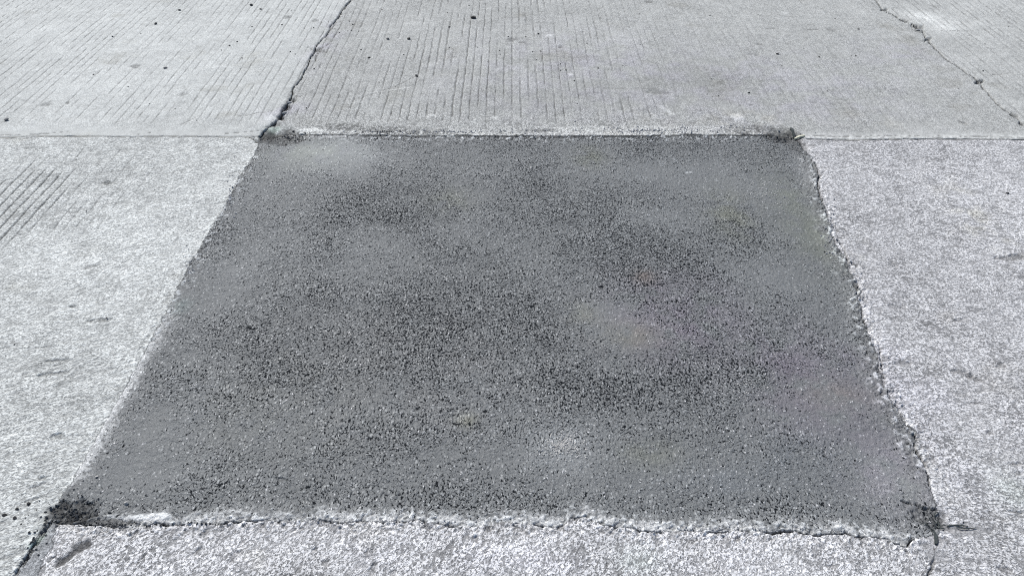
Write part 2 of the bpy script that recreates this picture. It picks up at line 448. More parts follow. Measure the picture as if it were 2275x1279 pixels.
# ------------------------------------------------------------------ cracks, holes, scars
def cut(dist, width, dep, dirt=0.05, frac=None):
    """lower the ground and dirty it within width of a line; frac says how open the crack is along its run"""
    global h, base, coarse, fleck, tint
    m = 1 - sstep(0.35, 1.0, dist / np.maximum(width, 1e-6))
    if frac is not None:
        m = m * frac
    h = h - dep * m
    base = lerp(base, np.minimum(base, dirt), np.clip(m * 1.15, 0, 1))
    fleck = fleck * (1 - m * 0.7)
    speck[:] = speck * (1 - m)


def crack(pts, w_px, dep, dirt=0.05, open_lo=1.0, seed=70):
    poly = line(pts)
    dist, idx = seg_dist(poly, 0.08)
    if len(idx) == 0:
        return
    mid = np.array(pts, float).mean(0)
    w = w_px * px_m(mid[0], mid[1]) * (1 + 0.45 * n_cm) * 0.5
    w = np.maximum(w, 0.0022)
    fr = None if open_lo >= 1 else np.clip(sstep(-0.35, 0.15, perlin(x * 8, y * 8, seed) + open_lo - 0.3), 0, 1)
    cut(np.abs(dist + wob * 0.35 + 0.0022 * n_cm2 + 0.0015 * n_sm), w, dep, dirt, fr)


# the two long cracks (as they run between slabs) and the joint
open1 = sstep(-0.5, 0.1, n_mid + 0.45)
cut(np.abs(d1), (0.0046 + 0.002 * n_mid2.clip(-1, 1) + 0.007 * soft(627, 250, 10, 18)) * (beyond * 1.0) + 1e-6, 0.020, 0.035, open1 * beyond)
open2 = sstep(-0.5, 0.15, n_mid2 + 0.30)
cut(np.abs(d2), (0.0034 + 0.0022 * n_mid2.clip(-1, 1)) * beyond + 1e-6, 0.010, 0.06, open2 * beyond)
jl = x < at(575, 305)[0]
jr = x > at(1790, 305)[0]
openj = sstep(-0.25, 0.3, n_mid2 + 0.35 * soft(170, 303, 150, 12) + np.where(jr, 0.12, 0.0))
cut(np.abs(dJ + 0.002 + 0.006 * n_mid2 * jl), np.where(jr, 0.0085, 0.0055) * (1 + 0.5 * n_cm), 0.004, np.where(jr, 0.13, 0.16), np.where(jl | jr, 0.25 + 0.70 * openj, 0))
crack([(1800, 301), (1850, 303), (1960, 302), (2080, 302), (2180, 303), (2275, 306)], 2.5, 0.003, 0.16)
crack([(1790, 309), (1860, 313), (1990, 309), (2100, 306)], 2.0, 0.003, 0.2)
crack([(0, 300), (60, 299), (110, 296), (150, 292)], 2.0, 0.004, 0.14)
crack([(308, 298), (325, 296), (341, 294)], 2.0, 0.005, 0.06)
crack([(500, 297), (540, 294), (565, 291), (590, 290)], 2.5, 0.005, 0.10)
sp1 = np.exp(-np.abs(d1) / 0.016) * beyond * sstep(0.0, 0.35, n_cm + 0.3 * n_cm2 + 0.10)
sp2 = np.exp(-np.abs(d2) / 0.014) * beyond * sstep(0.05, 0.4, n_cm)
h -= 0.006 * sp1 + 0.004 * sp2
base *= 1 - 0.30 * sp1 - 0.22 * sp2
base = lerp(base, 0.55, 0.5 * np.exp(-((np.abs(d1) - 0.018) / 0.008) ** 2) * beyond * sstep(0.1, 0.5, n_cm2))
# splinters off the left crack
crack([(784, 0), (772, 10), (764, 20), (757, 30)], 2.0, 0.008, 0.05)
crack([(757, 48), (748, 50), (743, 56), (737, 64)], 2.0, 0.008, 0.05)
crack([(752, 70), (742, 82), (736, 93), (727, 101), (716, 107), (708, 112), (702, 124), (701, 136)], 2.2, 0.010, 0.05)
crack([(698, 116), (704, 112), (712, 106)], 3, 0.012, 0.05)
crack([(637, 238), (643, 233), (649, 226), (652, 219), (658, 213), (666, 215), (674, 212)], 2.6, 0.012, 0.04)
crack([(626, 240), (633, 246), (637, 240), (632, 254), (625, 262)], 4.5, 0.016, 0.035)
crack([(620, 262), (608, 272), (598, 280), (590, 283)], 3.0, 0.010, 0.06)
crack([(520, 259), (548, 256), (572, 251), (596, 248), (610, 243)], 2.0, 0.003, 0.14)
crack([(255, 273), (275, 268), (285, 266)], 1.6, 0.003, 0.2)
crack([(395, 280), (420, 268), (440, 259)], 1.6, 0.003, 0.2)
crack([(572, 318), (562, 308), (548, 305)], 4.0, 0.012, 0.05)
# scratches and shallow cracks on the middle and right slabs
crack([(750, 225), (800, 218), (850, 202), (890, 186), (925, 169)], 3.0, 0.003, 0.17, 0.8)
crack([(938, 186), (980, 186), (1020, 184)], 1.8, 0.003, 0.17, 0.9)
crack([(1670, 63), (1720, 64), (1780, 65), (1830, 66)], 1.6, 0.003, 0.16, 0.8)
crack([(1280, 17), (1310, 17), (1335, 18)], 1.6, 0.003, 0.18)
crack([(2070, 70), (2120, 69), (2150, 69)], 1.4, 0.002, 0.2, 0.7)
crack([(2190, 164), (2225, 165), (2240, 163)], 1.8, 0.003, 0.15, 0.9)
crack([(1680, 210), (1760, 212), (1860, 222), (1960, 215)], 1.5, 0.002, 0.22, 0.6)
crack([(1340, 196), (1400, 197), (1470, 196)], 1.5, 0.002, 0.2, 0.7)
crack([(1730, 251), (1770, 252)], 2.0, 0.003, 0.14)
crack([(1620, 236), (1680, 232), (1740, 233)], 1.5, 0.002, 0.2, 0.7)
crack([(1105, 97), (1140, 99), (1180, 98)], 1.8, 0.003, 0.2, 0.8)
# open stretches round the patch
wB = 0.0026 * (1 + 0.8 * n_mid2).clip(0.4, 2.0)
wB = wB + 0.0022 * soft(450, 1163, 200, 14) + 0.0018 * soft(1800, 1186, 220, 20)
inB = (x > at(120, 1160)[0]) & (x < at(2030, 1200)[0])
cut(np.abs(dB + jag * 0.5), wB, 0.010, 0.045, np.where(inB, sstep(-0.15, 0.30, n_mid + 0.14 + 0.6 * n_cm2), 0) * (np.abs(dB) < 0.03))
wR = 0.0034 * (1 + 0.8 * n_cm).clip(0.3, 2.0)
inR = (y < YR.max()) & (y > at(2062, 1060)[1])
cut(np.abs(dR + 0.0015), wR, 0.012, 0.06, np.where(inR, sstep(-0.05, 0.45, fbm(x * 9, y * 9, 2, 73) - 0.02), 0) * (np.abs(dR) < 0.03))
crack([(1805, 365), (1815, 380), (1820, 390), (1818, 402), (1816, 412), (1821, 430), (1826, 450)], 4, 0.012, 0.06)
crack([(1816, 388), (1830, 388)], 2.5, 0.008, 0.07)
crack([(1866, 542), (1874, 552), (1881, 568), (1886, 586)], 5, 0.014, 0.06)
crack([(1896, 630), (1904, 640), (1908, 652), (1914, 662)], 7, 0.016, 0.05)
crack([(1952, 762), (1956, 790), (1961, 830), (1966, 850)], 3.5, 0.010, 0.07)
crack([(1990, 900), (2000, 920), (2020, 950), (2033, 962), (2035, 975)], 3.5, 0.012, 0.05)
crack([(2030, 985), (2036, 1000), (2052, 1025), (2060, 1050), (2066, 1080)], 3.5, 0.010, 0.06)
crack([(2005, 1108), (2030, 1116), (2055, 1126), (2085, 1132)], 2.5, 0.006, 0.07)
rag_b = np.exp(-(np.abs(dB) / 0.030) ** 2) * inB
rag_r = np.exp(-(np.abs(dR) / 0.036) ** 2) * inR
rag_t = np.exp(-(np.abs(dT) / 0.035) ** 2) * (x > XL.min() * 0 + at(600, 300)[0]) * (x < at(1780, 305)[0])
rag_l = 0.8 * np.exp(-(np.abs(dL) / 0.030) ** 2) * (y > at(330, 770)[1]) * (y < at(570, 330)[1])
rag = np.clip(rag_b + rag_r + rag_t + rag_l, 0, 1)
h += rag * (0.0022 * n_sm + 0.0018 * n_cm2 + 0.0008 * n_xs)
bite = np.clip(rag_b + rag_r + 0.4 * rag_t + 0.7 * rag_l, 0, 1) * sstep(0.18, 0.42, n_cm2 + 0.35 * n_sm)
h -= 0.006 * bite
base = lerp(base, 0.13, 0.55 * bite)
crumb = rag * sstep(0.15, 0.45, -n_cm2 + 0.45 * n_sm)
h += 0.0025 * crumb
base = lerp(base, 0.64, 0.8 * crumb)
# joint below the patch's near left corner
crack([(112, 1160), (92, 1182), (80, 1205), (62, 1232), (42, 1262), (25, 1290), (-60, 1430)], 7, 0.009, 0.10, 0.6, 71)
crack([(118, 1156), (100, 1180), (86, 1206), (66, 1236), (48, 1262), (30, 1290), (-50, 1430)], 5, 0.008, 0.09, 0.45, 75)
crack([(190, 1210), (165, 1222), (150, 1236), (132, 1250)], 30, 0.005, 0.10)
crack([(125, 1232), (115, 1240), (104, 1250), (90, 1262)], 5, 0.004, 0.18)
crack([(2078, 1240), (2070, 1262), (2058, 1285), (2020, 1400)], 8, 0.005, 0.13)
crack([(0, 1240), (30, 1232), (46, 1226)], 20, 0.002, 0.27)
# stones broken out along the right crack, scars in the slabs: (px, py, rx, ry, turn, depth, albedo)
for (bx, by, rx, ry, tu, dep, al) in ((2038, 60, 17, 6, -28, 0.009, 0.09), (2042, 68, 14, 6, 0, 0.006, 0.15), (2061, 88, 6, 7, -50, 0.013, 0.04), (2176, 182, 7, 9, -50, 0.013, 0.045),
                                      (2253, 256, 11, 6, -40, 0.008, 0.09), (2270, 275, 8, 5, 0, 0.008, 0.08), (1965, 22, 6, 5, -60, 0.012, 0.05), (2010, 47, 10, 4, -30, 0.010, 0.06),
                                      (636, 238, 11, 8, 30, 0.010, 0.07), (622, 262, 9, 9, 40, 0.010, 0.06), (610, 277, 15, 6, 30, 0.007, 0.09), (709, 112, 7, 11, 60, 0.008, 0.10), (650, 222, 8, 6, 40, 0.006, 0.12),
                                      (237, 406, 13, 7, 20, 0.006, 0.13), (300, 147, 13, 6, 25, 0.004, 0.17), (105, 232, 17, 6, 20, 0.003, 0.2), (150, 228, 6, 3, 20, 0.003, 0.14),
                                      (407, 210, 14, 5, 20, 0.003, 0.2), (640, 38, 12, 4, 8, 0.003, 0.12), (700, 46, 10, 4, 8, 0.003, 0.16), (1462, 204, 26, 7, 0, 0.004, 0.17),
                                      (1137, 88, 14, 5, 10, 0.005, 0.13), (1160, 94, 14, 3, 0, 0.004, 0.16), (1246, 105, 8, 4, 0, 0.004, 0.15), (1847, 67, 12, 5, 15, 0.003, 0.18),
                                      (1686, 98, 9, 4, 0, 0.003, 0.18), (1675, 121, 14, 4, 0, 0.003, 0.2), (1441, 4, 10, 4, 0, 0.003, 0.14), (2138, 272, 7, 6, 45, 0.004, 0.12),
                                      (2245, 572, 42, 9, 5, 0.004, 0.16), (2140, 828, 30, 8, -20, 0.004, 0.17), (2165, 840, 18, 7, -20, 0.003, 0.15), (2222, 812, 14, 6, 15, 0.003, 0.18),
                                      (1992, 680, 20, 7, 0, 0.003, 0.2), (2005, 806, 22, 9, 5, 0.003, 0.2), (2135, 712, 16, 5, 0, 0.003, 0.2), (1985, 588, 12, 6, 0, 0.003, 0.2),
                                      (1900, 588, 8, 8, 0, 0.006, 0.12), (2130, 712, 9, 4, 0, 0.002, 0.22), (160, 680, 10, 5, 0, 0.004, 0.14), (205, 590, 22, 5, 20, 0.003, 0.22),
                                      (230, 710, 35, 5, 10, 0.004, 0.18), (130, 800, 28, 5, 5, 0.003, 0.22), (120, 830, 50, 6, 10, 0.003, 0.22), (125, 970, 18, 9, 0, 0.004, 0.2),
                                      (95, 1062, 10, 7, 20, 0.005, 0.15), (455, 1182, 20, 8, 60, 0.003, 0.2), (440, 1225, 9, 16, -20, 0.004, 0.18), (520, 1235, 12, 20, -15, 0.004, 0.18),
                                      (625, 1060, 9, 6, 0, 0.002, 0.1), (820, 1230, 10, 22, -15, 0.003, 0.2), (830, 1260, 10, 18, -15, 0.003, 0.2), (875, 1270, 8, 12, 0, 0.003, 0.2),
                                      (1058, 1196, 7, 9, 0, 0.003, 0.2), (1165, 1180, 20, 5, -35, 0.003, 0.22), (1245, 1170, 12, 6, 30, 0.007, 0.06), (720, 1250, 10, 8, 40, 0.003, 0.2),
                                      (1850, 1258, 22, 5, -10, 0.003, 0.2), (2235, 1265, 18, 9, -20, 0.003, 0.16), (2265, 1050, 10, 6, 0, 0.003, 0.2), (2200, 960, 8, 5, 0, 0.003, 0.2),
                                      (2255, 1030, 22, 4, 0, 0.003, 0.2), (2260, 1138, 24, 4, -12, 0.003, 0.17), (700, 1220, 8, 12, -30, 0.003, 0.2), (1640, 1195, 8, 6, 0, 0.005, 0.12)):
    q = blob(bx, by, rx, ry, tu) + 0.7 * n_cm2 + 0.65 * n_sm
    m = 1 - sstep(0.3, 0.95, q)
    h -= dep * m
    base = lerp(base, np.minimum(base, al), m * (0.55 + 0.45 * sstep(-0.3, 0.3, n_sm)))
    fleck = fleck * (1 - 0.6 * m)
# white scars where mortar has just broken away
for (bx, by, rx, ry, tu, al) in ((855, 1151, 13, 9, 0, 0.62), (1390, 1168, 16, 8, 0, 0.60), (1267, 166, 7, 3, 0, 0.6), (870, 200, 50, 1.4, 20, 0.50), (790, 228, 40, 1.4, 8, 0.48),
                                 (1220, 80, 14, 3, 20, 0.55), (600, 262, 20, 8, 20, 0.54), (690, 290, 34, 4, 0, 0.62), (1530, 380, 10, 3, 0, 0.5), (1480, 245, 9, 16, 30, 0.50), (1640, 262, 16, 12, 0, 0.55),
                                 (1745, 30, 10, 4, 0, 0.5), (300, 1150, 75, 13, 5, 0.66), (350, 1146, 40, 9, 5, 0.66), (1925, 690, 10, 12, 0, 0.58), (1100, 262, 10, 4, 40, 0.56), (960, 258, 14, 5, 0, 0.55),
                                 (1850, 515, 8, 14, 0, 0.56)):
    q = blob(bx, by, rx, ry, tu) + 0.9 * n_cm2 + 0.8 * n_sm
    m = 0.75 * (1 - sstep(0.1, 1.0, q))
    base = lerp(base, al, m * 0.85)
    fleck = fleck * (1 - 0.7 * m)
    h += 0.0012 * m
# hollow, tarry corners of the patch: (px, py, rx, ry, depth, albedo, rough)
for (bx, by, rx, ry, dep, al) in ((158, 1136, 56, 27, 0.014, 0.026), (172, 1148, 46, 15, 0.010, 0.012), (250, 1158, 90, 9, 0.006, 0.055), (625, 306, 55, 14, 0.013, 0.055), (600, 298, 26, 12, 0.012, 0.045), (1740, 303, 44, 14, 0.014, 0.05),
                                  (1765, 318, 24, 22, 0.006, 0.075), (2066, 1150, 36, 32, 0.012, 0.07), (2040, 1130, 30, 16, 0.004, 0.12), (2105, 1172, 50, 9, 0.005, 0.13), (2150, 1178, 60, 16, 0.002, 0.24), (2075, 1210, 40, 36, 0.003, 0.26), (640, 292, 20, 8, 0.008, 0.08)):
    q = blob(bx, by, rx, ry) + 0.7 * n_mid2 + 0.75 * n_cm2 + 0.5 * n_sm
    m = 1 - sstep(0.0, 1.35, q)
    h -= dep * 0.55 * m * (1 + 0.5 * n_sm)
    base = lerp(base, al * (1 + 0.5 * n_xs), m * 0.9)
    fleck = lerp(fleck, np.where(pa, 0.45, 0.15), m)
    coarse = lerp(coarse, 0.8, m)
moss = np.clip(sstep(1.3, 0.2, blob(608, 288, 16, 8)) + sstep(1.3, 0.2, blob(84, 1200, 9, 22, -30)), 0, 1)[:, None]
tint = lerp(tint, np.array((0.86, 1.03, 0.95), F32)[None], moss * 0.8)

base = np.clip(base, 0.012, 0.66)
alb = (base[:, None] * tint).astype(F32)
h = h.astype(F32)

# grain coordinates: texture runs along each slab's own float marks
gu, gv = x.copy(), y.copy()
for k, ang, st in ((LE, 24, 1.7), (RI, -6, 1.35), (BO, 55, 1.35)):
    a = math.radians(ang)
    i = is_[k]
    gu[i] = (x[i] * math.cos(a) + y[i] * math.sin(a)) / st
    gv[i] = -x[i] * math.sin(a) + y[i] * math.cos(a)
    gu[i] += k * 3.7
gv[pa] = y[pa] * 0.80 + 0.02 * n_mid[pa]


def ground_z(px_, py_):
    r = int(np.clip(np.searchsorted(ROWS, py_), 1, NR - 1))
    r = r if abs(ROWS[r] - py_) < abs(ROWS[r - 1] - py_) else r - 1
    c = int(np.argmin(np.abs(X[r] - px_)))
    return float(h[r * NC + c])


# ------------------------------------------------------------------ materials
def new_mat(name):
    m = bpy.data.materials.new(name)
    m.use_nodes = True
    nt = m.node_tree
    nt.nodes.clear()
    o = nt.nodes.new('ShaderNodeOutputMaterial')
    b = nt.nodes.new('ShaderNodeBsdfPrincipled')
    nt.links.new(b.outputs[0], o.inputs['Surface'])
    return m, nt, b


class G:
    """terse node wiring"""
    def __init__(s, nt):
        s.nt = nt

    def put(s, sock, v):
        if isinstance(v, (int, float, tuple)):
            sock.default_value = v
        else:
            s.nt.links.new(v, sock)

    def math(s, op, a, b=0.0, c=0.0, clamp=False):
        n = s.nt.nodes.new('ShaderNodeMath')
        n.operation = op
        n.use_clamp = clamp
        for k, v in enumerate((a, b, c)):
            s.put(n.inputs[k], v)
        return n.outputs[0]

    def ramp(s, v, lo, hi, a=0.0, b=1.0):
        n = s.nt.nodes.new('ShaderNodeMapRange')
        n.interpolation_type = 'SMOOTHSTEP'
        for k, q in zip(('Value', 'From Min', 'From Max', 'To Min', 'To Max'), (v, lo, hi, a, b)):
            s.put(n.inputs[k], q)
        return n.outputs[0]

    def attr(s, name):
        n = s.nt.nodes.new('ShaderNodeAttribute')
        n.attribute_name = name
        return n

    def sep(s, col):
        n = s.nt.nodes.new('ShaderNodeSeparateColor')
        s.nt.links.new(col, n.inputs[0])
        return n.outputs

    def noise(s, vec, scale, detail=2.0, rough=0.5, dist=0.0):
        n = s.nt.nodes.new('ShaderNodeTexNoise')
        n.inputs['Scale'].default_value = scale
        n.inputs['Detail'].default_value = detail
        n.inputs['Roughness'].default_value = rough
        n.inputs['Distortion'].default_value = dist
        s.nt.links.new(vec, n.inputs['Vector'])
        return n.outputs['Fac']

    def voro(s, vec, scale, feature='F1'):
        n = s.nt.nodes.new('ShaderNodeTexVoronoi')
        n.feature = feature
        n.inputs['Scale'].default_value = scale
        s.nt.links.new(vec, n.inputs['Vector'])
        return n

    def mix(s, f, a, b, mode='MIX'):
        n = s.nt.nodes.new('ShaderNodeMix')
        n.data_type = 'RGBA'
        n.blend_type = mode
        n.clamp_factor = True
        s.put(n.inputs[0], f)
        s.put(n.inputs[6], a)
        s.put(n.inputs[7], b)
        return n.outputs[2]

    def scale(s, col, f):
        n = s.nt.nodes.new('ShaderNodeVectorMath')
        n.operation = 'SCALE'
        s.nt.links.new(col, n.inputs[0])
        s.put(n.inputs[3], f)
        return n.outputs[0]

    def bump(s, height, dist, strength=1.0, prev=None):
        n = s.nt.nodes.new('ShaderNodeBump')
        n.inputs['Distance'].default_value = dist
        n.inputs['Strength'].default_value = strength
        s.put(n.inputs['Height'], height)
        if prev is not None:
            s.nt.links.new(prev, n.inputs['Normal'])
        return n.outputs[0]


def concrete_material():
    m, nt, b = new_mat('worn_concrete')
    g = G(nt)
    al = g.attr('albedo').outputs['Color']
    we = g.sep(g.attr('wear').outputs['Color'])
    co, fl, sp = we[0], we[1], we[2]
    P = g.attr('grain').outputs['Vector']
    n1 = g.noise(P, 185, 3.0, 0.6, 0.9)
    n2 = g.noise(P, 360, 2.0, 0.6)
    n3 = g.noise(P, 62, 5.0, 0.62, 0.8)
    n4 = g.noise(P, 26, 3.0, 0.6, 0.4)
    # cement skin against bare dark sand and stone
    pit = g.math('MULTIPLY', g.ramp(n1, 0.460, 0.415), fl)
    pit2 = g.math('MULTIPLY', g.ramp(n3, 0.425, 0.385), g.math('MULTIPLY', fl, 0.85))
    n5 = g.noise(P, 40, 2.0, 0.5, 1.2)
    pit3 = g.math('MULTIPLY', g.ramp(n5, 0.400, 0.375), g.math('MULTIPLY', fl, 0.95))
    pits = g.math('MAXIMUM', g.math('MAXIMUM', pit, pit2), pit3)
    skin = g.math('MULTIPLY', g.ramp(n1, 0.48, 0.56), g.math('MULTIPLY', co, 0.50))
    fine_ = g.math('MULTIPLY', g.math('SUBTRACT', n2, 0.5), g.math('ADD', g.math('MULTIPLY', co, 1.35), 1.0))
    mid_ = g.math('MULTIPLY', g.math('SUBTRACT', n3, 0.5), 0.34)
    f = g.math('ADD', g.math('ADD', g.math('ADD', 1.0, fine_), skin), mid_)
    f = g.math('MULTIPLY', f, g.math('ADD', 0.82, g.math('MULTIPLY', n4, 0.36)))
    f = g.math('MULTIPLY', f, g.math('SUBTRACT', 1.0, g.math('MULTIPLY', pits, 0.68)))
    dots = g.ramp(g.noise(P, 190, 1.0, 0.5), 0.30, 0.24)
    f = g.math('MULTIPLY', f, g.math('SUBTRACT', 1.0, g.math('MULTIPLY', dots, 0.55)))
    col = g.scale(al, f)
    vs = g.voro(P, 105)
    rnd = g.sep(vs.outputs['Color'])[0]
    chip = g.math('MULTIPLY', g.math('GREATER_THAN', rnd, g.math('SUBTRACT', 1.0, g.math('MULTIPLY', sp, 0.30))), g.ramp(g.math('ADD', vs.outputs['Distance'], g.math('MULTIPLY', n2, 0.4)), 0.55, 0.40))
    col = g.mix(chip, col, (0.62, 0.62, 0.63, 1))
    nt.links.new(col, b.inputs['Base Color'])
    b.inputs['Roughness'].default_value = 0.86
    b.inputs['Specular IOR Level'].default_value = 0.25
    hgt = g.math('ADD', g.math('MULTIPLY', n1, 0.7), g.math('MULTIPLY', n2, 0.40))
    hgt = g.math('ADD', hgt, g.math('MULTIPLY', n3, 0.30))
    hgt = g.math('SUBTRACT', hgt, g.math('MULTIPLY', pits, 0.25))
    hgt = g.math('MULTIPLY', hgt, g.math('ADD', g.math('MULTIPLY', co, 0.85), 0.22))
    nt.links.new(g.bump(hgt, 0.0042), b.inputs['Normal'])
    return m


def asphalt_material():
    m, nt, b = new_mat('dusty_asphalt')
    g = G(nt)
    al = g.attr('albedo').outputs['Color']
    we = g.sep(g.attr('wear').outputs['Color'])
    co, fl, sp = we[0], we[1], we[2]
    P = g.attr('grain').outputs['Vector']
    wv = nt.nodes.new('ShaderNodeTexNoise')
    wv.inputs['Scale'].default_value = 170
    wv.inputs['Detail'].default_value = 1.0
    nt.links.new(P, wv.inputs['Vector'])
    off = nt.nodes.new('ShaderNodeVectorMath')
    off.operation = 'MULTIPLY_ADD'
    nt.links.new(wv.outputs['Color'], off.inputs[0])
    off.inputs[1].default_value = (0.006, 0.006, 0.0)
    nt.links.new(P, off.inputs[2])
    PW = off.outputs[0]
    v = g.voro(PW, 145)
    ve = g.voro(PW, 145, 'DISTANCE_TO_EDGE')
    rgb = g.sep(v.outputs['Color'])
    n1 = g.noise(P, 178, 3.0, 0.60, 0.8)
    n2 = g.noise(P, 300, 2.0, 0.6)
    n3 = g.noise(P, 520, 1.0, 0.5)
    # voids between the stones, where the fines have washed out
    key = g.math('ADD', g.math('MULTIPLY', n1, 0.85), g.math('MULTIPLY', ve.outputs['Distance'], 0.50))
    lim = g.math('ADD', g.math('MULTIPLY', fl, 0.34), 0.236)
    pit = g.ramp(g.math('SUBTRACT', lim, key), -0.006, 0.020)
    # bare stones; pale chips, with sun glints painted in as white
    stone = g.math('MULTIPLY', g.math('GREATER_THAN', rgb[0], g.math('SUBTRACT', 1.0, g.math('MULTIPLY', fl, 0.8))), g.ramp(v.outputs['Distance'], 0.5, 0.3))
    cd = g.math('ADD', v.outputs['Distance'], g.math('MULTIPLY', g.math('SUBTRACT', n3, 0.5), 0.5))
    chip = g.math('MULTIPLY', g.math('GREATER_THAN', rgb[1], g.math('SUBTRACT', 1.0, g.math('MULTIPLY', sp, 0.34))), g.ramp(cd, 0.30, 0.14))
    grit = g.ramp(n3, 0.62, 0.70)  # fine glints, painted in as brighter grains
    f = g.math('ADD', 0.96, g.math('MULTIPLY', g.math('SUBTRACT', n2, 0.5), g.math('ADD', g.math('MULTIPLY', co, 0.9), 0.05)))
    f = g.math('ADD', f, g.math('MULTIPLY', g.math('SUBTRACT', n3, 0.5), 0.55))
    f = g.math('ADD', f, g.math('MULTIPLY', stone, g.math('ADD', g.math('MULTIPLY', rgb[2], 0.8), 0.0)))
    f = g.math('ADD', f, g.math('MULTIPLY', grit, g.math('ADD', 0.6, g.math('MULTIPLY', sp, 1.5))))
    col = g.scale(al, f)
    col = g.mix(g.math('MULTIPLY', pit, 0.96), col, (0.006, 0.0075, 0.010, 1))  # black binder plus the voids' shade, put into the colour
    col = g.mix(chip, col, (0.60, 0.60, 0.61, 1))
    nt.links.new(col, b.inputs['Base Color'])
    nt.links.new(g.math('SUBTRACT', 0.70, g.math('MULTIPLY', g.math('MAXIMUM', stone, chip), 0.28)), b.inputs['Roughness'])
    nt.links.new(g.math('SUBTRACT', 0.4, g.math('MULTIPLY', pit, 0.38)), b.inputs['Specular IOR Level'])  # pits lose their sheen, as shaded voids would
    dome = g.math('SUBTRACT', 1.0, g.math('POWER', v.outputs['Distance'], 2.0))
    hgt = g.math('ADD', g.math('MULTIPLY', g.math('MULTIPLY', dome, g.ramp(fl, 0.0, 0.6)), 0.55), g.math('MULTIPLY', n2, 0.25))
    hgt = g.math('ADD', hgt, g.math('MULTIPLY', n1, 0.45))
    hgt = g.math('SUBTRACT', hgt, g.math('MULTIPLY', pit, 0.8))
    hgt = g.math('ADD', hgt, g.math('MULTIPLY', chip, 0.3))
    nt.links.new(g.bump(hgt, 0.0050), b.inputs['Normal'])
    return m


def stone_material(name, c, var=0.35, rough=0.6):
    m, nt, b = new_mat(name)
    g = G(nt)
    tc = nt.nodes.new('ShaderNodeTexCoord').outputs['Object']
    n = g.noise(tc, 160, 3.0, 0.6)
    k = g.math('ADD', 1.0 - var, g.math('MULTIPLY', n, var * 2))
    rgb = nt.nodes.new('ShaderNodeRGB')
    rgb.outputs[0].default_value = (*c, 1)
    nt.links.new(g.scale(rgb.outputs[0], k), b.inputs['Base Color'])
    b.inputs['Roughness'].default_value = rough
    nt.links.new(g.bump(n, 0.003, 0.7), b.inputs['Normal'])
    return m


CONCRETE, ASPHALT = concrete_material(), asphalt_material()
M_TAR = stone_material('black_bitumen', (0.016, 0.016, 0.018), 0.4, 0.5)
M_DARK = stone_material('dark_stone', (0.026, 0.030, 0.036), 0.6, 0.6)
M_GREY = stone_material('grey_stone', (0.19, 0.19, 0.195), 0.4, 0.75)
M_PALE = stone_material('pale_stone', (0.52, 0.51, 0.49), 0.25, 0.75)
M_CHUNK = stone_material('broken_concrete', (0.34, 0.345, 0.36), 0.3, 0.85)
M_FIBRE = stone_material('dark_fibre', (0.035, 0.043, 0.042), 0.4, 0.55)
M_WOOD = stone_material('bleached_splinter', (0.58, 0.57, 0.45), 0.2, 0.7)
M_EARTH = stone_material('sub_base', (0.16, 0.15, 0.14), 0.5, 0.95)


# ------------------------------------------------------------------ pavement: each slab cut from the survey grid, 18 cm thick
def props(o, label=None, cat=None, group=None, kind=None):
    for k, v in (('label', label), ('category', cat), ('group', group), ('kind', kind)):
        if v:
            o[k] = v
    return o


# faces take the code held by most of their corners
R = reg.reshape(NR, NC)
c4 = np.stack([R[:-1, :-1], R[:-1, 1:], R[1:, 1:], R[1:, :-1]])
face_reg = np.where((c4[0] == c4[2]) | (c4[0] == c4[1]), c4[0], np.where((c4[1] == c4[3]) | (c4[1] == c4[2]), c4[1], c4[2]))
vid = np.arange(NR * NC).reshape(NR, NC)
quads_all = np.stack([vid[:-1, :-1], vid[:-1, 1:], vid[1:, 1:], vid[1:, :-1]], -1)
pos = np.stack([x, y, h], 1).astype(F32)
grain = np.stack([gu, gv, np.zeros_like(gu)], 1).astype(F32)
wear = np.stack([coarse, fleck, speck, np.ones_like(coarse)], 1).astype(F32)
alb4 = np.concatenate([alb, np.ones((len(alb), 1), F32)], 1)


